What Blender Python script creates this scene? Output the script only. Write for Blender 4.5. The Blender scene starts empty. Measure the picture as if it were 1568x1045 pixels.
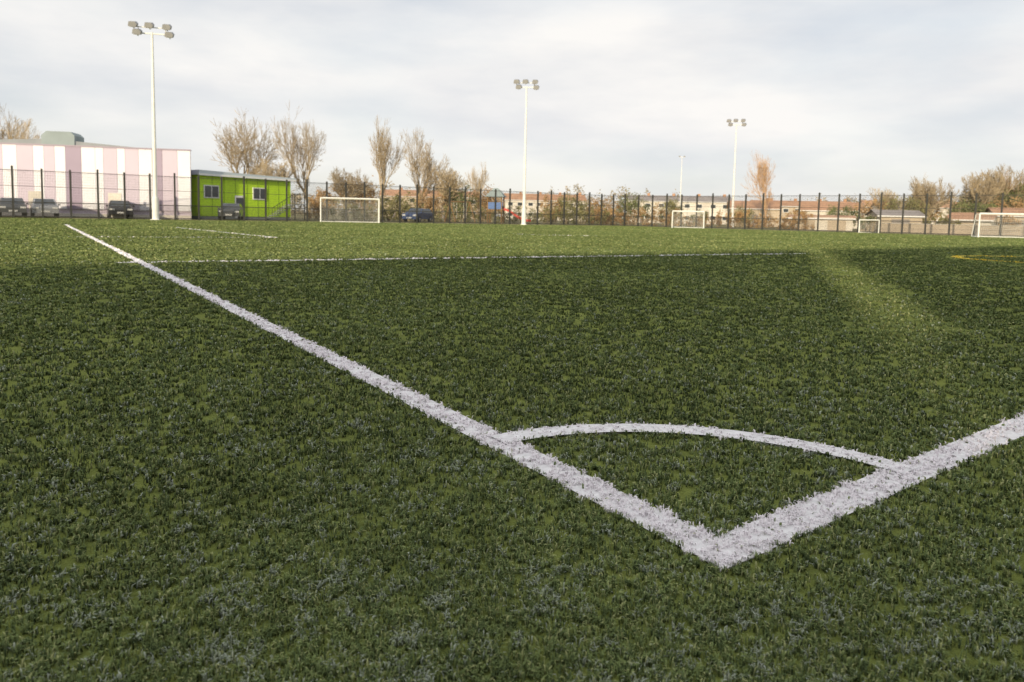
import bpy, math, random
import numpy as np
from mathutils import Vector, Matrix
R=math.radians
scene=bpy.context.scene
scene.view_settings.view_transform='Standard'
scene.view_settings.look='None'
scene.view_settings.exposure=0
H=0.85
# ------------------------------------------------------------ materials
def mat(name,col,rough=0.8,nscale=3.0,namt=0.25,bump=0.0,bscale=30.0,metal=0.0,col2=None,coord='Object',spec=0.3,trans=0):
    m=bpy.data.materials.new(name); m.use_nodes=True
    nt=m.node_tree; b=nt.nodes['Principled BSDF']
    b.inputs['Roughness'].default_value=rough; b.inputs['Metallic'].default_value=metal
    b.inputs['Specular IOR Level'].default_value=spec
    tc=nt.nodes.new('ShaderNodeTexCoord')
    n=nt.nodes.new('ShaderNodeTexNoise'); n.inputs['Scale'].default_value=nscale; n.inputs['Detail'].default_value=5
    nt.links.new(tc.outputs[coord],n.inputs['Vector'])
    r=nt.nodes.new('ShaderNodeValToRGB'); r.color_ramp.elements[0].position=0.3; r.color_ramp.elements[1].position=0.7
    c2=col2 if col2 else tuple(c*(1-namt) for c in col)
    r.color_ramp.elements[0].color=(*c2,1); r.color_ramp.elements[1].color=(*col,1)
    nt.links.new(n.outputs['Fac'],r.inputs['Fac']); nt.links.new(r.outputs['Color'],b.inputs['Base Color'])
    if bump>0:
        n2=nt.nodes.new('ShaderNodeTexNoise'); n2.inputs['Scale'].default_value=bscale
        nt.links.new(tc.outputs[coord],n2.inputs['Vector'])
        bp=nt.nodes.new('ShaderNodeBump'); bp.inputs['Strength'].default_value=bump
        nt.links.new(n2.outputs['Fac'],bp.inputs['Height']); nt.links.new(bp.outputs['Normal'],b.inputs['Normal'])
    if trans>0:
        tl=nt.nodes.new('ShaderNodeBsdfTranslucent');ms=nt.nodes.new('ShaderNodeMixShader');ms.inputs[0].default_value=trans
        nt.links.new(r.outputs['Color'],tl.inputs['Color']);nt.links.new(b.outputs[0],ms.inputs[1]);nt.links.new(tl.outputs[0],ms.inputs[2])
        nt.links.new(ms.outputs[0],nt.nodes['Material Output'].inputs['Surface'])
    return m
M={}
M['steel']=mat('galv_steel',(0.74,0.74,0.72),0.5,2,0.15)
M['lamp']=mat('lamp_housing',(0.30,0.30,0.31),0.5,2,0.2)
M['lampglass']=mat('lamp_glass',(0.5,0.5,0.52),0.2,2,0.1,spec=0.6)
M['fence']=mat('fence_paint',(0.045,0.045,0.043),0.6,2,0.3)
M['white']=mat('white_paint',(0.80,0.80,0.78),0.5,2,0.1)
M['net']=mat('net',(0.65,0.65,0.65),0.9,2,0.1)
M['panelA']=mat('panel_white',(0.74,0.73,0.79),0.6,0.6,0.06)
M['panelB']=mat('panel_pink',(0.55,0.48,0.58),0.6,0.6,0.06)
M['panelC']=mat('panel_mauve',(0.34,0.28,0.37),0.6,0.6,0.08)
M['coping']=mat('coping',(0.32,0.27,0.34),0.5,1,0.1)
M['roofgrey']=mat('roof_grey',(0.26,0.28,0.29),0.7,1,0.2)
M['roofgreen']=mat('roof_greengrey',(0.26,0.31,0.31),0.7,1,0.15)
M['lime']=mat('lime_panel',(0.50,0.76,0.03),0.55,0.8,0.08)
M['limed']=mat('lime_joint',(0.26,0.40,0.03),0.55,0.8,0.12)
M['glass']=mat('window_glass',(0.05,0.06,0.07),0.12,2,0.3,spec=0.8)
M['frame']=mat('window_frame',(0.75,0.75,0.75),0.5,2,0.1)
M['fascia']=mat('fascia',(0.50,0.56,0.60),0.5,2,0.1)
M['brick']=mat('brick',(0.30,0.15,0.10),0.9,5,0.35,0.2)
M['render']=mat('render_white',(0.74,0.69,0.62),0.9,0.25,0.3)  # house wall and roof colours paled to paint in distance haze
M['cream']=mat('render_cream',(0.56,0.47,0.37),0.9,0.25,0.3)
M['slate']=mat('roof_slate',(0.30,0.27,0.26),0.8,.6,0.3)
M['tile']=mat('roof_tile',(0.46,0.27,0.17),0.85,.6,0.3)
M['bark']=mat('bark_gold',(0.46,0.37,0.25),0.95,1.2,0.3)
M['barkred']=mat('bark_russet',(0.52,0.34,0.20),0.95,1.2,0.3)
M['barkgrey']=mat('bark_grey',(0.42,0.34,0.23),0.95,1.2,0.3)
M['leafolive']=mat('leaf_olive',(0.33,0.30,0.13),0.9,0.8,0.5,col2=(0.14,0.14,0.065),trans=.2)
M['leafrust']=mat('leaf_rust',(0.54,0.36,0.17),0.9,0.9,0.5,col2=(0.29,0.18,0.09),trans=.2)
M['leafgreen']=mat('leaf_green',(0.24,0.26,0.10),0.9,0.7,0.5,col2=(0.09,0.11,0.05),trans=.2)
M['leaffar']=mat('leaf_far',(0.44,0.37,0.28),0.95,0.15,0.4,col2=(0.27,0.25,0.19),trans=.2)
M['wood']=mat('timber',(0.28,0.17,0.08),0.8,3,0.3)
M['red']=mat('red_plastic',(0.55,0.05,0.03),0.4,2,0.1)
M['blue']=mat('blue_plastic',(0.05,0.13,0.35),0.4,2,0.1)
M['tyre']=mat('tyre',(0.02,0.02,0.02),0.9,5,0.2)
M['hub']=mat('hub',(0.4,0.4,0.42),0.4,5,0.2,metal=0.6)
M['redlamp']=mat('tail_lamp',(0.4,0.02,0.02),0.3,5,0.2)
def carpaint(n,c): return mat('car_paint_'+n,c,0.25,2,0.05,spec=0.7)
# ------------------------------------------------------------ mesh builder
class MB:
    def __init__(s): s.v=[];s.f=[];s.m=[];s.mats=[]
    def mi(s,k):
        if k not in s.mats: s.mats.append(k)
        return s.mats.index(k)
    def face(s,pts,k):
        i=len(s.v); s.v+= [tuple(p) for p in pts]; s.f.append(tuple(range(i,i+len(pts)))); s.m.append(s.mi(k))
    def box(s,c,sz,k,rz=0,rx=0):
        M_=Matrix.Translation(c)@Matrix.Rotation(rz,4,'Z')@Matrix.Rotation(rx,4,'X')
        i=len(s.v)
        for dx in(-.5,.5):
            for dy in(-.5,.5):
                for dz in(-.5,.5): s.v.append(tuple(M_@Vector((dx*sz[0],dy*sz[1],dz*sz[2]))))
        for f in((0,1,3,2),(4,6,7,5),(0,4,5,1),(2,3,7,6),(0,2,6,4),(1,5,7,3)):
            s.f.append(tuple(i+a for a in f)); s.m.append(s.mi(k))
    def cone(s,p0,p1,r0,r1,k,n=8,cap=True):
        p0=Vector(p0);p1=Vector(p1);d=p1-p0
        if d.length<1e-6:return
        d.normalize(); a=d.orthogonal().normalized(); b=d.cross(a)
        i=len(s.v)
        for p,r in((p0,r0),(p1,r1)):
            for j in range(n):
                t=2*math.pi*j/n; s.v.append(tuple(p+a*(r*math.cos(t))+b*(r*math.sin(t))))
        kk=s.mi(k)
        for j in range(n):
            s.f.append((i+j,i+(j+1)%n,i+n+(j+1)%n,i+n+j)); s.m.append(kk)
        if cap:
            s.f.append(tuple(i+n+j for j in range(n))); s.m.append(kk)
            s.f.append(tuple(i+n-1-j for j in range(n))); s.m.append(kk)
    def _ext(s,A,B,k):
        n=len(A); i=len(s.v); s.v+=A+B; kk=s.mi(k)
        for j in range(n): s.f.append((i+j,i+(j+1)%n,i+n+(j+1)%n,i+n+j)); s.m.append(kk)
        s.f.append(tuple(i+n-1-j for j in range(n))); s.m.append(kk)
        s.f.append(tuple(i+n+j for j in range(n))); s.m.append(kk)
    def prism(s,prof,y0,y1,k): s._ext([(p[0],y0,p[1]) for p in prof],[(p[0],y1,p[1]) for p in prof],k)
    def slab(s,foot,z0,z1,k): s._ext([(p[0],p[1],z0) for p in foot],[(p[0],p[1],z1) for p in foot],k)
    def mesh(s,name):
        me=bpy.data.meshes.new(name); me.from_pydata(s.v,[],s.f)
        for k in s.mats: me.materials.append(M[k] if isinstance(k,str) else k)
        me.polygons.foreach_set('material_index',s.m); me.update()
        return me
def obj(name,data,loc=(0,0,0),rz=0,parent=None,sc=None):
    o=bpy.data.objects.new(name,data); scene.collection.objects.link(o)
    o.location=loc; o.rotation_euler=(0,0,rz)
    if sc: o.scale=sc
    if parent: o.parent=parent
    return o
def group(name,loc,rz,parts):
    e=obj(name,None,loc,rz); e.empty_display_size=0.3
    for k,mb in parts.items(): obj(k,mb.mesh(k),parent=e)
    return e
# ------------------------------------------------------------ noise helper
class VN:
    def __init__(s,seed): s.g=np.random.RandomState(seed).rand(256,256)
    def __call__(s,x,y,sc):
        x=x*sc+1000.;y=y*sc+1000.
        xi=np.floor(x).astype(int);yi=np.floor(y).astype(int);fx=x-xi;fy=y-yi
        fx=fx*fx*(3-2*fx);fy=fy*fy*(3-2*fy);g=s.g
        a=g[xi%256,yi%256];b=g[(xi+1)%256,yi%256];c=g[xi%256,(yi+1)%256];d=g[(xi+1)%256,(yi+1)%256]
        return (a*(1-fx)+b*fx)*(1-fy)+(c*(1-fx)+d*fx)*fy
vn=VN(3); vn2=VN(8)
def fbm(x,y,sc): 
    c,s=math.cos(.6),math.sin(.6); u=x*c-y*s; v=x*s+y*c
    return (vn(u,v,sc)+.6*vn2(x,y,sc*2.1)+.35*vn(y,x,sc*4.3))/1.95
# ------------------------------------------------------------ pitch lines
LW=0.125
C=np.array([0.547,1.709]); AZ1=R(-34.9); AZ2=R(54.0)
d1=np.array([math.sin(AZ1),math.cos(AZ1)]); d2=np.array([math.sin(AZ2),math.cos(AZ2)])
RA=1.03
segs=[(C-d1*LW/2,C+d1*39,LW),(C-d2*LW/2,C+d2*45,LW),
      (np.array([-6.15,10.7]),np.array([8.24,18.96]),LW),
      (np.array([-15.5,32.]),np.array([-7.6,22.3]),LW),
      (np.array([-12.9,19.6]),np.array([-7.6,22.3]),LW*.8),]
arcs=[(C,RA,AZ1,AZ2,LW*.86,'w'),(np.array([2.5,38.]),5.5,R(165),R(205),LW,'w'),
      (np.array([13.6,17.7]),1.9,R(-180),R(180),LW*1.9,'y')]
def linemask(x,y):
    jit=(vn(x,y,28)-.5)*0.03+(vn2(x,y,70)-.5)*0.03
    m=np.zeros(x.shape,bool); yl=np.zeros(x.shape,bool)
    for a,b,w in segs:
        L=np.linalg.norm(b-a)
        d=(b-a)/L; t=(x-a[0])*d[0]+(y-a[1])*d[1]; p=np.abs((x-a[0])*d[1]-(y-a[1])*d[0])
        m|=(t>0)&(t<L)&(p<w/2+jit)
    for c,r,a0,a1,w,k in arcs:
        dx=x-c[0];dy=y-c[1];rr=np.hypot(dx,dy);az=np.arctan2(dx,dy)
        if a1>3.2: az=np.where(az<0,az+2*math.pi,az)
        q=(np.abs(rr-r)<w/2+jit)&(az>a0)&(az<a1)
        if k=='w': m|=q
        else: yl|=q
    return m,yl
M['line']=mat('pitch_line_white',(0.82,0.81,0.82),0.9,40,0.25)
M['yline']=mat('pitch_line_yellow',(0.65,0.50,0.05),0.9,40,0.3)
lb=MB(); Z1=0.004
for si,(a,b,w) in enumerate(segs):
    L=np.linalg.norm(b-a); d=(b-a)/L;n=np.array([-d[1],d[0]]); z=Z1+0.001*si
    lb.face([(*(a-n*w/2),z),(*(b-n*w/2),z),(*(b+n*w/2),z),(*(a+n*w/2),z)],'line')
for ai,(c,r,a0,a1,w,k) in enumerate(arcs):
    N=48
    for i in range(N):
        t0=a0+(a1-a0)*i/N;t1=a0+(a1-a0)*(i+1)/N
        P=lambda t,rr:(c[0]+math.sin(t)*rr,c[1]+math.cos(t)*rr,Z1+0.006)
        lb.face([P(t0,r-w/2),P(t1,r-w/2),P(t1,r+w/2),P(t0,r+w/2)],'line' if k=='w' else 'yline')
obj('pitch_markings',lb.mesh('pitch_markings'))
# ------------------------------------------------------------ ground
def ground_mat():
    m=bpy.data.materials.new('rough_ground'); m.use_nodes=True; nt=m.node_tree;b=nt.nodes['Principled BSDF']
    b.inputs['Roughness'].default_value=1;b.inputs['Specular IOR Level'].default_value=0.1
    tc=nt.nodes.new('ShaderNodeTexCoord')
    n=nt.nodes.new('ShaderNodeTexNoise');n.inputs['Scale'].default_value=0.12;n.inputs['Detail'].default_value=8
    nt.links.new(tc.outputs['Object'],n.inputs['Vector'])
    r=nt.nodes.new('ShaderNodeValToRGB');e=r.color_ramp.elements
    e[0].position=.35;e[0].color=(.14,.14,.06,1);e[1].position=.65;e[1].color=(.26,.22,.14,1)
    nt.links.new(n.outputs['Fac'],r.inputs['Fac']);nt.links.new(r.outputs['Color'],b.inputs['Base Color'])
    return m
M['ground']=ground_mat()
g=MB(); g.face([(-2500,-2500,-0.03),(2500,-2500,-0.03),(2500,2500,-0.03),(-2500,2500,-0.03)],'ground'); obj('ground',g.mesh('ground'))
def turf_mat():
    m=bpy.data.materials.new('turf'); m.use_nodes=True; nt=m.node_tree;b=nt.nodes['Principled BSDF']
    b.inputs['Roughness'].default_value=1;b.inputs['Specular IOR Level'].default_value=0.05
    tc=nt.nodes.new('ShaderNodeTexCoord')
    def noise(s,d=6):
        n=nt.nodes.new('ShaderNodeTexNoise');n.inputs['Scale'].default_value=s;n.inputs['Detail'].default_value=d
        nt.links.new(tc.outputs['Object'],n.inputs['Vector']);return n
    n1=noise(0.25);n2=noise(14,8)
    r=nt.nodes.new('ShaderNodeValToRGB');e=r.color_ramp.elements
    e[0].position=.3;e[0].color=(.10,.125,.035,1);e[1].position=.7;e[1].color=(.26,.30,.075,1)
    mx=nt.nodes.new('ShaderNodeMath');mx.operation='MULTIPLY_ADD';mx.inputs[1].default_value=.5
    h=nt.nodes.new('ShaderNodeMath');h.operation='MULTIPLY';h.inputs[1].default_value=.5
    nt.links.new(n2.outputs['Fac'],h.inputs[0])
    nt.links.new(n1.outputs['Fac'],mx.inputs[0]);nt.links.new(h.outputs[0],mx.inputs[2])
    nt.links.new(mx.outputs[0],r.inputs['Fac']);nt.links.new(r.outputs['Color'],b.inputs['Base Color'])
    n3=noise(60,4)
    bp=nt.nodes.new('ShaderNodeBump');bp.inputs['Strength'].default_value=.9;bp.inputs['Distance'].default_value=.03
    nt.links.new(n3.outputs['Fac'],bp.inputs['Height']);nt.links.new(bp.outputs['Normal'],b.inputs['Normal'])
    return m
M['turf']=turf_mat()
FP=[(-64,31),(-36,50),(13,81),(41.5,56),(64,30)]
t=MB(); t.face([(-64,-12,0),(66,-12,0),(64.3,30,0),(41.6,56.2,0),(13,81.3,0),(-36,50.3,0),(-64.3,31,0)],'turf')
obj('pitch_turf',t.mesh('pitch_turf'))
# ------------------------------------------------------------ grass blades
rng=np.random.RandomState(11)
NT=115000; BPT=6
r=np.exp(rng.uniform(math.log(0.95),math.log(72),NT)); th=rng.uniform(R(-50),R(50),NT)
tx=r*np.sin(th);ty=r*np.cos(th)
rr=np.repeat(r,BPT); sc=rr/1.7
N=NT*BPT
spread=0.0044*np.maximum(sc,1)
px=np.repeat(tx,BPT)+rng.normal(0,1,N)*spread; py=np.repeat(ty,BPT)+rng.normal(0,1,N)*spread
keep=(py< 72.5+0.66*px)&(py<92-0.877*px)
lm,ly=linemask(px,py)
w=0.0016*np.maximum(sc,0.8)*rng.uniform(.6,1.4,N)
L=rng.uniform(.007,.015,N)*(1+0.35*np.clip(np.log(np.maximum(sc,1)),0,3))
az=rng.uniform(0,2*np.pi,N)
tilt=np.clip(rng.normal(1.0,.35,N)-.3*np.clip(np.log(sc+.01)/2,0,1),.1,1.45)
tilt=np.where(lm,np.clip(tilt+.35,.5,1.5),tilt); w=np.where(lm,w*1.4,w)
hx=np.cos(az)*np.sin(tilt);hy=np.sin(az)*np.sin(tilt);hz=np.cos(tilt)
fa=rng.uniform(0,2*np.pi,N); sx=-np.sin(az)*.8+np.cos(fa)*.3; sy=np.cos(az)*.8+np.sin(fa)*.3
V=np.zeros((N,5,3),np.float32)
V[:,0]=np.stack([px-sx*w,py-sy*w,np.full(N,0.)],1);V[:,1]=np.stack([px+sx*w,py+sy*w,np.full(N,0.)],1)
mxp=px+hx*L*.4;myp=py+hy*L*.4;mz=hz*L*.7+.005+rng.uniform(0,.007,N)
V[:,2]=np.stack([mxp-sx*w*.9,myp-sy*w*.9,mz],1);V[:,3]=np.stack([mxp+sx*w*.9,myp+sy*w*.9,mz],1)
V[:,4]=np.stack([px+hx*L*1.2,py+hy*L*1.2,mz+hz*L*.15],1)
k=rng.rand(N)[:,None]; kt=np.repeat(rng.rand(NT),BPT)[:,None]
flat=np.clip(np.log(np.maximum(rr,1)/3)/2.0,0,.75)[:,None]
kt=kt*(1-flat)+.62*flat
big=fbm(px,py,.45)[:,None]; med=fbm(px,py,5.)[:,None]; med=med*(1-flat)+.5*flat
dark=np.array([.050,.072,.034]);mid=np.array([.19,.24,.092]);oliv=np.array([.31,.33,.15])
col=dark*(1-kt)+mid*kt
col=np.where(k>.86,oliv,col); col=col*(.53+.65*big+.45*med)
fr=fbm(px,py,1.7)*.25+fbm(px,py,21.)*.75
pf=np.clip((fr-.38)*1.9,0.04,.65)*np.clip(1.1-np.log(np.maximum(rr,1))*.26,.12,1)
frost=(np.repeat(rng.rand(NT),BPT)*.7+rng.rand(N)*.3)<pf*.85
frc=np.array([.52,.57,.50])*rng.uniform(.4,1.2,(N,1))
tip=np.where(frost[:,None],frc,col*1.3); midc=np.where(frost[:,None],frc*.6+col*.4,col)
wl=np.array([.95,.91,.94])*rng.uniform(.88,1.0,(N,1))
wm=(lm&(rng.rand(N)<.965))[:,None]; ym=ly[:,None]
tip=np.where(wm,wl,tip);midc=np.where(wm,wl,midc);root=np.where(wm,wl*.9,col*.5)  # root colour darkened: occlusion shade painted into the blades
yc=np.array([.80,.60,.06]); tip=np.where(ym,yc,tip);midc=np.where(ym,yc,midc);root=np.where(ym,yc*.8,root)
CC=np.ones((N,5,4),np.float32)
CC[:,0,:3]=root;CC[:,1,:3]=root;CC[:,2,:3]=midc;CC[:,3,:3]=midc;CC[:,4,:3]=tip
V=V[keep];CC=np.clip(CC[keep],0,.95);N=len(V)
me=bpy.data.meshes.new('grass_blades')
me.vertices.add(N*5);me.vertices.foreach_set('co',V.reshape(-1))
base=(np.arange(N)*5)[:,None]; tri=(base+np.array([0,1,3,0,3,2,2,3,4])[None,:]).reshape(-1).astype(np.int32)
me.loops.add(N*9);me.loops.foreach_set('vertex_index',tri)
me.polygons.add(N*3);me.polygons.foreach_set('loop_start',(np.arange(N*3)*3).astype(np.int32))
try: me.polygons.foreach_set('loop_total',np.full(N*3,3,np.int32))
except Exception: pass
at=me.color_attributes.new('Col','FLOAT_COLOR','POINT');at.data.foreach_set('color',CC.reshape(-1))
me.update(calc_edges=True)
gm=bpy.data.materials.new('grass_blade');gm.use_nodes=True;nt=gm.node_tree
nt.nodes.remove(nt.nodes['Principled BSDF']);out=nt.nodes['Material Output']
a=nt.nodes.new('ShaderNodeAttribute');a.attribute_name='Col'
df=nt.nodes.new('ShaderNodeBsdfDiffuse');tl=nt.nodes.new('ShaderNodeBsdfTranslucent');ms=nt.nodes.new('ShaderNodeMixShader');ms.inputs[0].default_value=.08
nt.links.new(a.outputs['Color'],df.inputs['Color']);nt.links.new(a.outputs['Color'],tl.inputs['Color'])
nt.links.new(df.outputs[0],ms.inputs[1]);nt.links.new(tl.outputs[0],ms.inputs[2]);nt.links.new(ms.outputs[0],out.inputs['Surface'])
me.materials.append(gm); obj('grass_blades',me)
# ------------------------------------------------------------ fence
def fence(pts,h,name):
    posts=MB();mesh=MB()
    for si,(a,b) in enumerate(zip(pts[:-1],pts[1:])):
        a=Vector((*a,0));b=Vector((*b,0));L=(b-a).length;d=(b-a)/L;n=Vector((-d.y,d.x,0));rz=math.atan2(d.y,d.x)
        k=int(L/(2.4 if si==0 else 1.75))
        for i in range(k+1):
            p=a+d*L*i/k
            hh=h+(0.10 if i%3 else 0.22)
            posts.box(p+Vector((0,0,hh/2)),(.13,.13,hh),'fence',rz)
        for z,t_ in((.12,.06),(1.15,.06),(2.3,.035),(h-.08,.04)):
            c=(a+b)/2+n*.08; mesh.box(c+Vector((0,0,z)),(L,.02,t_),'fence',rz)
        s=0.;
        while s<L:
            p=a+d*s+n*.10
            e=d*.007
            mesh.face([p-e+Vector((0,0,.05)),p+e+Vector((0,0,.05)),p+e+Vector((0,0,h)),p-e+Vector((0,0,h))],'fence')
            s+=.1
        z=.3
        while z<h:
            p=a+n*.10;q=b+n*.10;e=Vector((0,0,.004))
            mesh.face([p-e+Vector((0,0,z)),q-e+Vector((0,0,z)),q+e+Vector((0,0,z)),p+e+Vector((0,0,z))],'fence'); z+=.2
        s=0.05
        while s<L:
            p=a+d*s+n*.12;e=d*.010
            mesh.face([p-e+Vector((0,0,.05)),p+e+Vector((0,0,.05)),p+e+Vector((0,0,1.15)),p-e+Vector((0,0,1.15))],'fence'); s+=.1
    return group(name,(0,0,0),0,{'posts':posts,'mesh_panels':mesh})
fence(FP,3.5,'mesh_fence')
# ------------------------------------------------------------ floodlights
def floodlight(x,y,h,rz,arm=2.7):
    p=MB();l=MB()
    p.cone((0,0,0),(0,0,h),.17,.075,'steel',14)
    p.cone((0,0,0),(0,0,1.7),.24,.22,'steel',14)
    p.box((0,0,.02),(.6,.6,.06),'steel')
    p.box((0,0,h-.1),(arm,.09,.09),'steel'); p.box((0,0,h+.35),(arm*.82,.07,.07),'steel')
    for sx in(-.35,.35): p.box((sx*arm,0,h+.12),(.06,.06,.5),'steel')
    for sx,z in((-.46,.48),(-.05,.48),(.40,.44),(-.36,-.05),(.46,-.12)):
        cx=sx*arm
        prof=[(-.30,-.16),(.24,-.2),(.32,.02),(.2,.17),(-.22,.17)]
        q=MB();q.prism(prof,-.24,.24,'lamp')
        Mx=Matrix.Translation((cx,-.22,h+z))@Matrix.Rotation(R(18),4,'X')
        i=len(l.v); l.v+=[tuple(Mx@Vector(v)) for v in q.v]; l.f+=[tuple(i+a for a in f) for f in q.f]; l.m+=[l.mi('lamp')]*len(q.f)
        l.box(Mx@Vector((0,0,-.21)),(.46,.40,.03),'lampglass',0,R(18))
        p.box((cx,-.03,h+z-.12),(.05,.2,.3),'steel')
    return group('floodlight_mast',(x,y,0),rz,{'mast':p,'lamps':l})
floodlight(-27.3,53,14.0,R(12))
floodlight(1.1,72,14.1,R(-8),2.2)
floodlight(30.6,97,14.2,R(-25),2.2)
mb=MB(); mb.cone((0,0,0),(0,0,14),.12,.05,'steel',8); mb.box((0,0,13.9),(1.2,.08,.08),'steel')
for s in(-.5,.5): mb.box((s,0,14.05),(.3,.3,.2),'lamp')
obj('lamp_mast',mb.mesh('lamp_mast'),(35,146,0))
# ------------------------------------------------------------ goals
def goal(x,y,w,h,dep,rz,r_=.055):
    f=MB();n=MB()
    for s in(-1,1):
        X=s*w/2
        f.cone((X,0,0),(X,0,h),r_,r_,'white',10)
        f.cone((X,0,h-.02),(X,.7,h-.05),.025,.025,'white',6)
        f.cone((X,.7,h-.05),(X,dep,.05),.025,.025,'white',6)
        f.cone((X,0,.05),(X,dep,.05),.03,.03,'white',6)
    f.cone((-w/2,0,h),(w/2,0,h),r_,r_,'white',10)
    f.cone((-w/2,dep,.05),(w/2,dep,.05),.03,.03,'white',6)
    f.cone((-w/2,.7,h-.05),(w/2,.7,h-.05),.02,.02,'white',6)
    k=int(w/.14); t_=.007
    prof=[(0,h),(.7,h-.05),(dep,.05)]
    for i in range(k+1):
        X=-w/2+w*i/k
        for (a,b) in zip(prof[:-1],prof[1:]): n.cone((X,a[0],a[1]),(X,b[0],b[1]),t_,t_,'net',3,False)
    for (a,b) in zip(prof[:-1],prof[1:]):
        LL=math.hypot(b[0]-a[0],b[1]-a[1]);kk=int(LL/.14)
        for i in range(kk+1):
            u=i/kk;yy=a[0]+(b[0]-a[0])*u;zz=a[1]+(b[1]-a[1])*u
            n.cone((-w/2,yy,zz),(w/2,yy,zz),t_,t_,'net',3,False)
            if b[1]<h-.1:
                for s in(-1,1): n.cone((s*w/2,0,zz),(s*w/2,yy,zz),t_,t_,'net',3,False)
    return group('football_goal',(x,y,0),rz,{'frame':f,'net':n})
goal(-14.2,60.5,4.95,2.1,1.6,R(14))
goal(18.25,72.5,3.2,1.75,1.2,R(-20))
goal(37.5,52.0,4.6,1.8,1.3,R(-14))
goal(32.4,63.2,1.6,1.2,.85,R(-30),.035)
# ------------------------------------------------------------ striped hall
def along(a,b):
    a=Vector((*a,0));b=Vector((*b,0));return a,(b-a).length,math.atan2((b-a).y,(b-a).x)
a,L,rz=along((-66,52.2),(-27.8,60.0))
wl_=MB();rf=MB();random.seed(4)
hgt=5.85; s=0;seq=['panelA','panelB','panelA','panelB','panelA','panelC','panelA','panelA','panelB','panelA','panelB','panelA','panelC','panelB'];i=0
while s<L-.01:
    w_=min(random.choice([.62,.8,1.05,1.2]),L-s); k_=seq[i%len(seq)]; i+=1
    wl_.box((s+w_/2,-.06,hgt/2+.35),(w_-.02,.12,hgt-.7),k_)
    s+=w_
wl_.slab([(0,.02),(L,.02),(L-3.9,14),(-3.9,14)],0,hgt,'panelB')
wl_.box((L/2,-.04,.16),(L,.10,.32),'render')
for dx in(4,12,20.5,27,33): 
    wl_.box((dx,-.14,1.05),(1.0,.06,2.1),'render')
rf.box((L/2,-.06,hgt+.06),(L+.1,.2,.12),'coping')
rf.prism([(15,hgt),(L-3.5,hgt),(L-3.5,hgt+.25),(27,hgt+.85),(15,hgt+.2)],3,9,'roofgrey')
rf.prism([(26.3,hgt+.2),(28.9,hgt+.2),(28.9,hgt+1.2),(28.6,hgt+1.5),(26.7,hgt+1.5),(26.3,hgt+1.1)],2.9,5,'roofgreen')
group('striped_sports_hall',a,rz,{'walls':wl_,'roof':rf})
# ------------------------------------------------------------ lime building
a,L,rz=along((-27.9,61.9),(-22.5,70.2))
w_=MB();r_=MB();win=MB();st=MB(); hh=3.95
w_.box((L/2,4,hh/2+.15),(L,8,hh-.3),'lime')
w_.box((L/2,4,.15),(L-.1,7.9,.3),'roofgrey')
s=1.2
while s<L: w_.box((s,-.012,hh/2+.15),(.03,.03,hh-.3),'limed'); s+=1.2
r_.prism([(-.3,hh),(L+.4,hh),(L+.4,hh+.25),(-.3,hh+.42)],-.4,8.4,'fascia')
r_.box((L/2,-.43,hh+.02),(L+.7,.05,.16),'frame')
for sx in(1.1,6.2):
    win.box((sx,-.03,2.5),(1.5,.10,1.15),'frame')
    for k_ in(-.36,.36): win.box((sx+k_,-.07,2.5),(.62,.05,.97),'glass')
win.box((4.0,-.03,1.2),(1.0,.08,2.1),'frame'); win.box((4.0,-.06,1.45),(.8,.06,1.2),'glass')
for i in range(9):
    st.box((L-3.4+i*.3,-1.0,.1+i*.17),(.3,1.1,.08),'roofgrey')
    st.box((L-3.4+i*.3,-1.52,.6+i*.17),(.03,.03,1.0),'fence')
st.box((L-.1,-1.0,1.55),(1.4,1.1,.08),'roofgrey')
for q in((L-.7,-1.5),(L+.5,-1.5)): st.box((q[0],q[1],1.3),(.07,.07,2.6),'fence')
st.cone((L-3.4,-1.52,1.15),(L-.8,-1.52,2.6),.03,.03,'fence',6); st.cone((L-.8,-1.52,2.6),(L+.5,-1.52,2.6),.03,.03,'fence',6)
group('lime_classroom_block',a,rz,{'walls':w_,'roof':r_,'windows':win,'stairs':st})
# ------------------------------------------------------------ houses
def house(name,x,y,L,D,eh,rh,rz,wm,rm,n=1):
    w=MB();r=MB();wi=MB();random.seed(int(x*7+y))
    w.box((0,D/2,eh/2),(L,D,eh),wm)
    for s in(-1,1):
        X=s*(L/2-.01)
        w.face([(X,0,eh),(X,D,eh),(X,D/2,eh+rh-.1)],wm)
    for s,(y0,y1) in enumerate(((-.4,D/2),(D+.4,D/2))):
        r.face([(-L/2-.3,y0,eh-.1),(L/2+.3,y0,eh-.1),(L/2+.3,y1,eh+rh),(-L/2-.3,y1,eh+rh)],rm)
        r.face([(-L/2-.3,y0,eh-.22),(L/2+.3,y0,eh-.22),(L/2+.3,y0,eh-.1),(-L/2-.3,y0,eh-.1)],'frame')
    u=L/n
    for i in range(n):
        cx=-L/2+u*(i+.5)
        if eh>3:
            r.box((cx+u*.3,D/2,eh+rh+.1),(.6,.5,.8),'tile')
        if eh>2.5:
            for z in([1.4,eh-1.1] if eh>4 else [1.4]):
                for s in(-.25,.22):
                    wi.box((cx+s*u,-.02,z),(1.3,.1,.95),'frame');wi.box((cx+s*u,-.06,z),(1.1,.06,.78),'glass')
            wi.box((cx,-.03,.95),(.9,.1,1.9),'slate')
        else:
            wi.box((cx,-.03,eh*.38),(1.9,.08,eh*.74),'cream' if wm=='render' else 'slate')
    return group(name,(x,y,0),rz,{'walls':w,'roof':r,'windows':wi})
house('terraced_houses',38,158,23,8,5.1,1.3,R(-6),'render','slate',4)
house('terraced_houses',67,160,22,8,4.6,1.3,R(-8),'cream','tile',4)
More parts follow.
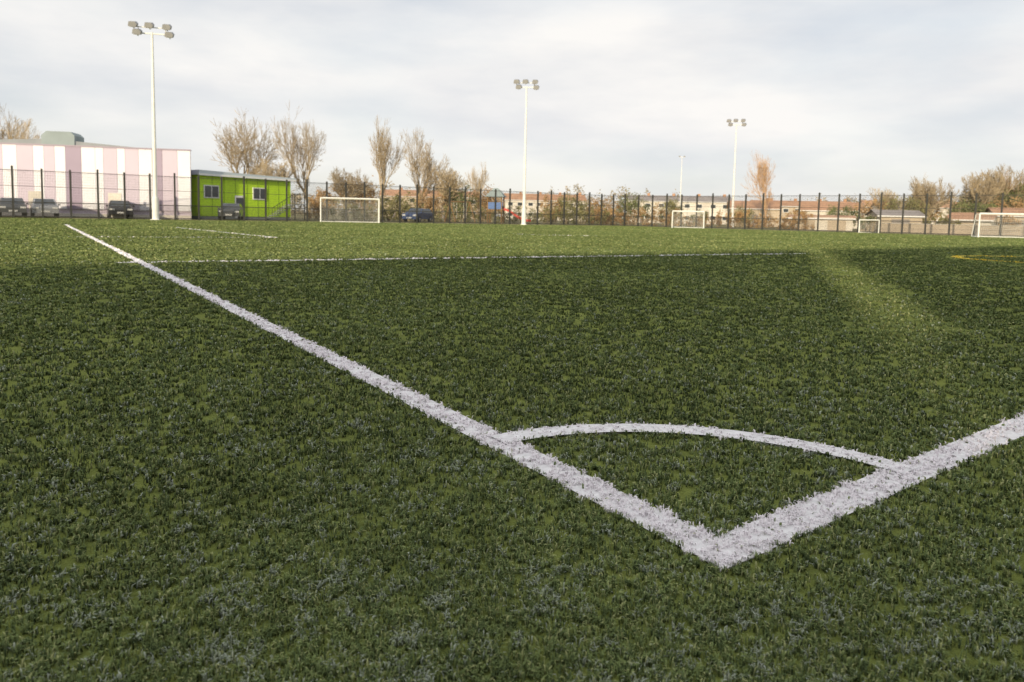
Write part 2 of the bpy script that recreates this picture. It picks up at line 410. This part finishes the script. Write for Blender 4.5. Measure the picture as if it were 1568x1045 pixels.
house('terraced_houses',92,160,20,8,4.9,1.5,R(-12),'render','tile',3)
house('terraced_houses',112,160,20,8,4.4,1.4,R(-22),'render','slate',3)
house('terraced_houses',-20,168,24,8,5.2,1.6,R(6),'cream','tile',4)
house('terraced_houses',8,172,20,8,5.0,1.6,R(3),'render','tile',4)
house('detached_house',41,118,8,7,3.1,1.3,R(-14),'cream','tile',1)
house('detached_house',53,116,9,7,3.0,1.4,R(-24),'render','tile',2)
house('detached_house',65,114,8,7,3.3,1.5,R(-10),'render','slate',1)
house('detached_house',77,112,9,7,3.2,1.6,R(-28),'cream','tile',2)
house('garage_block',35.5,80,6.5,4,1.5,.25,R(-25),'render','tile',2)
house('garage_block',43.5,78,4.5,4,1.9,.6,R(-10),'cream','slate',1)
house('garage_block',48.5,74,4,5,1.6,.7,R(-45),'render','tile',1)
house('garage_block',53.5,73,4.5,5,2.1,.8,R(-20),'cream','tile',1)
bw=MB()
a,L,rz=along((37,70),(46.5,60.5)); bw.box((L/2,0,.45),(L,.2,.9),'cream'); bw.box((L/2,0,.93),(L,.3,.06),'render')
obj('boundary_wall',bw.mesh('boundary_wall'),a,rz)
# ------------------------------------------------------------ playground
p=MB();sl=MB();rf=MB()
for X in(-.8,.8):
    for Y in(-.8,.8): p.cone((X,Y,0),(X,Y,3.1),.08,.08,'wood',8)
p.box((0,0,1.5),(1.8,1.8,.12),'wood')
for Y in(-.82,.82): p.box((0,Y,2.0),(1.5,.06,.75),'blue')
p.box((-.82,0,2.0),(.06,1.5,.75),'wood')
for i in range(5): p.box((-1.0-.12*(5-i)*.6,0,.25+i*.27),(.08,.8,.05),'wood')
for s in(-1,1): 
    rf.face([(-1.1,s*1.1,3.0),(1.1,s*1.1,3.0),(.25,0,4.0),(-.25,0,4.0)],'roofgreen')
    rf.face([(s*1.1,-1.1,3.0),(s*1.1,1.1,3.0),(s*.25,0,4.0)],'roofgreen')
pts=[(.9,1.55),(1.6,1.3),(2.6,.65),(3.4,.3),(4.0,.28)]
for (a0,b0) in zip(pts[:-1],pts[1:]):
    sl.face([(a0[0],-.3,a0[1]),(b0[0],-.3,b0[1]),(b0[0],.3,b0[1]),(a0[0],.3,a0[1])],'red')
    for Y in(-.3,.3):
        sl.face([(a0[0],Y,a0[1]),(b0[0],Y,b0[1]),(b0[0],Y,b0[1]+.25),(a0[0],Y,a0[1]+.25)],'red')
group('playground_tower',(-2.0,79,0),R(-8),{'frame':p,'roof':rf,'slide':sl})
sw=MB()
for X in(-1.4,1.4):
    for s in(-1,1): sw.cone((X,s*1.1,0),(X,0,2.4),.06,.06,'wood',8)
sw.cone((-1.5,0,2.4),(1.5,0,2.4),.06,.06,'wood',8)
for X in(-.7,.7):
    for s in(-.2,.2): sw.cone((X+s,0,2.4),(X+s,0,.5),.012,.012,'steel',4)
    sw.box((X,0,.5),(.5,.2,.04),'tyre')
obj('playground_swing',sw.mesh('playground_swing'),(-6.2,81,0),R(40))
# ------------------------------------------------------------ cars
def car(x,y,rz,paint,hatch=True):
    b=MB();g=MB();wh=MB()
    W=.86
    prof=[(-2.0,.35),(-1.98,.72),(-1.85,.92),(-.95,.98),(.9 if not hatch else 1.9,.98),(2.0,.88),(2.05,.55),(2.0,.32)]
    b.prism(prof,-W,W,paint)
    bx=1.95 if hatch else 1.4
    wb,wt=W-.04,W-.2
    A=[(-1.0,-wb,.97),(bx,-wb,.97),(bx,wb,.97),(-1.0,wb,.97)];T=[(-.25,-wt,1.46),(bx-.4,-wt,1.44),(bx-.4,wt,1.44),(-.25,wt,1.46)]
    b.face(T,paint)
    for i in range(4):
        j=(i+1)%4; b.face([A[i],A[j],T[j],T[i]],paint)
        c=[Vector(q) for q in(A[i],A[j],T[j],T[i])]; m=sum(c,Vector())/4
        n=(c[1]-c[0]).cross(c[3]-c[0]).normalized()
        q=[m+(v-m)*.86+n*.012 for v in c]; g.face(q,'glass')
    for X in(-1.3,1.3):
        for s in(-1,1):
            wh.cone((X,s*(W-.18),.32),(X,s*(W+.02),.32),.32,.32,'tyre',18); wh.cone((X,s*(W+.0),.32),(X,s*(W+.03),.32),.19,.18,'hub',12)
    for s in(-.62,.62):
        g.box((-1.96,s,.74),(.10,.36,.14),'frame'); g.box((2.01,s,.78),(.08,.28,.2),'redlamp')
    g.box((-2.0,0,.48),(.06,.55,.12),'frame'); g.box((2.05,0,.55),(.03,.5,.12),'frame')
    for s in(-1,1): g.box((-.75,s*(W+.08),1.02),(.12,.16,.12),paint)
    return group('parked_car',(x,y,0),rz,{'body':b,'glazing_and_lamps':g,'wheels':wh})
blk=carpaint('black',(.02,.02,.025));sil=carpaint('silver',(.3,.31,.33));blu=carpaint('blue',(.03,.06,.16));gry=carpaint('grey',(.09,.095,.1))
car(-41.3,53.6,R(124),blk);car(-38.7,53.6,R(128),gry);car(-37.0,54.8,R(126),sil)
car(-32.4,57.2,R(122),blk);car(-24.6,60.6,R(106),gry)
car(-10.1,73.5,R(72),blu)
# ------------------------------------------------------------ bare trees
def tree_mesh(seed,h,wd,matk,trunk=.22,depth=5,up=.10,spread=.55,tr=.27,tw=.0125):
    random.seed(seed); b=MB()
    def rv(): return Vector((random.gauss(0,1),random.gauss(0,1),random.gauss(0,1)))
    def grow(p,d,L,r,k):
        n=3 if k>1 else 2
        for i in range(n):
            d=(d+rv()*.10+Vector((0,0,up))).normalized(); q=p+d*L/n
            r1=max(r*.87,tw*.8); b.cone(p,q,r,r1,matk,6 if k>3 else 3,False); r=r1;p=q
            if k>0 and i<n-1 and (i>0 or k<4):
                side=d.cross(rv()).normalized()
                grow(p,(d+side*random.uniform(spread*.8,spread*1.5)).normalized(),L*random.uniform(.5,.75),max(r*.6,tw),k-1)
        if k>0:
            m=random.choice((2,2,3)) if k>1 else 4
            if k==depth: m=7
            for j in range(m):
                if k==depth:
                    an=2*math.pi*(j+random.uniform(-.3,.3))/m; side=Vector((math.cos(an),math.sin(an),0)); f=spread*random.uniform(.5,1.6)
                else:
                    side=d.cross(rv()).normalized(); f=random.uniform(spread*.4,spread*1.25)
                grow(p,(d+side*f).normalized(),L*random.uniform(.6,.85) if k<depth else L*random.uniform(.8,1.2),max(r*.70,tw),k-1)
    grow(Vector((0,0,0)),Vector((0,0,1)),trunk*h,tr,depth)
    v=np.array(b.v); zmax=np.percentile(v[:,2],99.7); rad=np.percentile(np.hypot(v[:,0],v[:,1]),95)
    s=h/zmax; sx=(wd/2)/rad
    v[:,2]*=s; v[:,0]*=sx; v[:,1]*=sx
    b.v=[tuple(q) for q in v]
    return b.mesh('bare_tree')
def tree(x,y,m,rz=0,sc=1): return obj('bare_tree',m,(x,y,0),rz,sc=(sc,sc,sc))
tA=tree_mesh(1,12.7,9.2,'bark',spread=.65,trunk=.17);tB=tree_mesh(5,12.9,7.8,'bark',spread=.6,trunk=.18);tC=tree_mesh(9,12.9,5.0,'bark',spread=.45,trunk=.18);tD=tree_mesh(14,11.6,5.6,'bark',trunk=.18)
tE=tree_mesh(21,11.0,5.0,'barkred',spread=.5);tF=tree_mesh(31,7.5,6,'barkgrey',trunk=.15)
tree(-35.2,90,tA);tree(-26.3,90,tB);tree(-17.4,92,tC);tree(-12.4,92,tD)
tree(-8.8,92,tF,1,.95);tree(37.8,104,tE);tree(-20.2,84,tF,2,.8)
tree(-66,88,tA,2.1,1.0);tree(-60,86,tD,1,.95);tree(-29.5,86,tF,.4,.95)
tree(-6,120,tC,1,.75)
for (x,y,m,q,sc_) in ((50,84,tF,1,.85),(55,82,tF,3,.95),(59,84,tF,1.7,1.05),(62,86,tE,1,.7),(47,88,tF,.5,.7),(66,92,tA,.5,.6),(54,92,tB,.5,.52)): tree(x,y,m,q,sc_)
# ------------------------------------------------------------ shrubs & hedges
def leaf_mesh(name,blobs,n,size,matk,seed,stems=True):
    rs=np.random.RandomState(seed); P=[]
    vol=np.array([b[3]*b[4]*b[5] for b in blobs])**.66; vol/=vol.sum()
    for bl,f in zip(blobs,vol):
        m=max(10,int(n*f)); ncl=max(4,m//28)
        u=rs.normal(0,1,(ncl,3));u/=np.linalg.norm(u,axis=1)[:,None];u*=rs.uniform(.45,1.12,(ncl,1))
        c=u*np.array(bl[3:6])+np.array(bl[0:3])
        idx=rs.randint(0,ncl,m); P.append(c[idx]+rs.normal(0,1,(m,3))*np.array(bl[3:6])*.15)
    P=np.concatenate(P);P=P[P[:,2]>0.03];m=len(P)
    a=rs.normal(0,1,(m,3));a/=np.linalg.norm(a,axis=1)[:,None];b=np.cross(a,rs.normal(0,1,(m,3)));b/=np.linalg.norm(b,axis=1)[:,None]
    s=size*rs.uniform(.5,1.3,(m,1))
    V=np.stack([P-a*s,P-b*s*.5,P+a*s,P+b*s*.5],1).reshape(-1,3)
    mb=MB();mb.v=[tuple(q) for q in V];mb.f=[(4*i,4*i+1,4*i+2,4*i+3) for i in range(m)];mb.m=[0]*m;mb.mats=[matk]
    if stems:
        for bl in blobs:
            for j in range(6):
                e=(bl[0]+rs.normal()*bl[3]*.5,bl[1]+rs.normal()*bl[4]*.5,bl[2]+bl[5]*rs.uniform(.2,.8))
                mb.cone((bl[0]+rs.normal()*.15,bl[1],0),e,.05,.015,'barkgrey',4,False)
    return mb.mesh(name)
def shrub(x,y,w,h,k,seed,n=1500,size=.13):
    random.seed(seed)
    bl=[(random.uniform(-.3,.3)*w,random.uniform(-.3,.3)*w,h*random.uniform(.35,.6),w*random.uniform(.25,.4),w*random.uniform(.25,.4),h*random.uniform(.3,.42)) for _ in range(5)]
    obj('shrub',leaf_mesh('shrub',bl,n,size,k,seed),(x,y,0))
sh=[(-18.8,86,4,5.6,'leafrust'),(-22.5,84,4,4.2,'leafrust'),(-14,84,5,4.0,'leafolive'),(-10.5,90,4,4.6,'leafrust'),(-7.5,92,4.5,5.6,'leafgreen'),(-4,95,4,4.8,'leafrust'),
 (4.6,90,4,4.0,'leafrust'),(8,92,5,4.2,'leafolive'),(12,95,5,4.0,'leafrust'),(16.5,95,5,4.2,'leafgreen'),(21,96,4,4.0,'leafolive'),(24,90,3,2.3,'leafgreen'),
 (33,100,5,3.2,'leafolive'),(37,88,4,2.8,'leafrust'),(42,90,5,3.6,'leafgreen'),(47,84,5,4.6,'leafolive'),(51,88,6,5.4,'leafrust'),(55,84,6,5.6,'leafolive'),
 (52,78,5,4.2,'leafgreen'),(59,84,6,6.8,'leafgreen'),(57,79,5,4.8,'leafrust'),(62,86,6,6.8,'leafrust'),(66,88,7,6.4,'leafolive'),(60,78,5,5.2,'leafolive'),(44.5,86,4,4.0,'leafrust'),
 (46,74,2.5,2.0,'leafolive'),(51,71.5,2.5,2.4,'leafrust'),(40,78,2.5,2.2,'leafgreen')]
for i,(x,y,w,h,k) in enumerate(sh): shrub(x,y,w,h,k,100+i,int(1000*w*h/8),.13)
random.seed(77)
def hedge(x0,x1,f,hh,n,mk,sd):
    bl=[];x=x0
    while x<x1:
        h_=hh*random.uniform(.7,1.25); bl.append((x,f(x)+random.uniform(-.6,.6),h_*.5,.95,.8,h_*.55)); x+=.95
    obj('hedge',leaf_mesh('hedge',bl,n,.12,mk,sd,False))
hedge(-21,12,lambda x:84+.05*x,2.0,9000,'leafolive',5)
hedge(10,34,lambda x:88-.35*(x-10),1.9,8000,'leafrust',15)
hedge(46,62,lambda x:80-.5*(x-46),1.9,6000,'leafolive',25)
for nm,kk,y0,sd,hs in(('distant_treeline','leaffar',178,6,1.0),('distant_treeline','leaffar',235,9,1.45)):
    random.seed(sd); bl=[]
    for i in range(110):
        x=-190+i*4.0; h=(random.uniform(1.9,3.8)+1.0*math.sin(i*.21+sd))*hs
        bl.append((x,y0+random.uniform(-5,5),h*.8,3.6,3,h))
    obj(nm,leaf_mesh(nm,bl,30000,.42,kk,sd,False))
# ------------------------------------------------------------ unseen blocks behind the viewpoint, added and shaped to shade the near turf
EL=R(14);SAZ=R(201)
A=Vector((-54.6,-53.6));dirw=Vector((.82,.572)).normalized()
rzb=math.atan2(dirw.y,dirw.x)
w=MB();wi=MB();rf=MB()
DP=8;SK=-11.8
def blk_(f,h,s0,s1):
    w.slab(f,0,h,'brick'); rf.slab(f,h+.002,h+.12,'roofgrey')
    z=1.7
    while z<h-1:
        s=s0+1.6
        while s<s1-1.2:
            wi.box((s,.02,z),(1.7,.1,1.5),'frame');wi.box((s,.06,z),(1.5,.06,1.3),'glass'); s+=3
        z+=3.3
cuts=[(58.2,58.98,6.8)]  # slot skewed along the sun direction to let a light streak through
prev=0;sk0=0
for g0,g1,lh in cuts:
    blk_([(prev,0),(g0,0),(g0+SK,-DP),(prev+sk0,-DP)],11,prev,g0)
    blk_([(g0+.01,-.1),(g1-.01,-.1),(g1-.01+SK,-DP),(g0+.01+SK,-DP)],lh,g0,g0)
    prev=g1;sk0=SK
blk_([(prev,0),(98,0),(98,-DP),(prev+SK,-DP)],11,prev,98)
group('unseen_shade_building',(A.x,A.y,0),rzb,{'walls':w,'windows':wi,'roof':rf})
for (q,sc_) in((6,1.15),(30,1.1),(76,1.15),(88,1.1)):  # unseen trees added above the roofline to soften the shadow edge
    P=A+dirw*q+Vector((.57,-.82))*14
    tree(P.x,P.y,tD,q,sc_)
# ------------------------------------------------------------ light
tv=Vector((math.sin(SAZ)*math.cos(EL),math.cos(SAZ)*math.cos(EL),math.sin(EL)))
sun=bpy.data.lights.new('sun','SUN');sun.energy=5.0;sun.angle=R(1.0);sun.color=(1,.85,.60)
so=obj('sun',sun);so.rotation_euler=tv.to_track_quat('Z','Y').to_euler()
wd=bpy.data.worlds.new('World');scene.world=wd;wd.use_nodes=True;nt=wd.node_tree
bg=nt.nodes['Background'];bg.inputs['Strength'].default_value=.15
sky=nt.nodes.new('ShaderNodeTexSky');sky.sky_type='NISHITA';sky.sun_disc=False;sky.sun_elevation=EL;sky.sun_rotation=SAZ;sky.air_density=1;sky.dust_density=1.5
tc=nt.nodes.new('ShaderNodeTexCoord');mp=nt.nodes.new('ShaderNodeMapping');mp.inputs['Scale'].default_value=(1,1,3.6);mp.inputs['Rotation'].default_value=(0,R(6),R(20))
nt.links.new(tc.outputs['Generated'],mp.inputs['Vector'])
n1=nt.nodes.new('ShaderNodeTexNoise');n1.inputs['Scale'].default_value=1.7;n1.inputs['Detail'].default_value=7;n1.inputs['Roughness'].default_value=.5
n2=nt.nodes.new('ShaderNodeTexNoise');n2.inputs['Scale'].default_value=3.0;n2.inputs['Detail'].default_value=8;n2.inputs['Roughness'].default_value=.52
for n in(n1,n2): nt.links.new(mp.outputs[0],n.inputs['Vector'])
r1=nt.nodes.new('ShaderNodeValToRGB');r1.color_ramp.elements[0].position=.3;r1.color_ramp.elements[1].position=.62
r1.color_ramp.elements[0].color=(.60,.60,.60,1);r1.color_ramp.elements[1].color=(1,1,1,1)
r2=nt.nodes.new('ShaderNodeValToRGB');r2.color_ramp.elements[0].position=.32;r2.color_ramp.elements[1].position=.62
r2.color_ramp.elements[0].color=(5.0,5.12,5.35,1);r2.color_ramp.elements[1].color=(6.55,6.4,6.2,1)
nt.links.new(n1.outputs['Fac'],r1.inputs['Fac']);nt.links.new(n2.outputs['Fac'],r2.inputs['Fac'])
mx=nt.nodes.new('ShaderNodeMixRGB');nt.links.new(r1.outputs['Color'],mx.inputs['Fac']);nt.links.new(sky.outputs[0],mx.inputs[1]);nt.links.new(r2.outputs['Color'],mx.inputs[2])
sp=nt.nodes.new('ShaderNodeSeparateXYZ');nt.links.new(tc.outputs['Generated'],sp.inputs[0])
mr=nt.nodes.new('ShaderNodeMapRange');mr.inputs['From Min'].default_value=.35;mr.inputs['From Max'].default_value=.8;mr.inputs['To Min'].default_value=1;mr.inputs['To Max'].default_value=1.25
nt.links.new(sp.outputs['Z'],mr.inputs['Value'])
ml=nt.nodes.new('ShaderNodeVectorMath');ml.operation='SCALE'
nt.links.new(mx.outputs[0],ml.inputs[0]);nt.links.new(mr.outputs[0],ml.inputs['Scale']);nt.links.new(ml.outputs[0],bg.inputs['Color'])
# ------------------------------------------------------------ camera
cd=bpy.data.cameras.new('camera');cam=obj('camera',cd)
cd.sensor_width=36;cd.lens=24.34;cd.shift_y=-0.0686;cd.clip_start=.05;cd.clip_end=6000
cam.matrix_world=Matrix.Translation((0,0,H))@Matrix.Rotation(R(85.5),4,'X')@Matrix.Rotation(R(1.2),4,'Z')
cd.dof.use_dof=True;cd.dof.focus_distance=3.0;cd.dof.aperture_fstop=4.5
scene.camera=cam
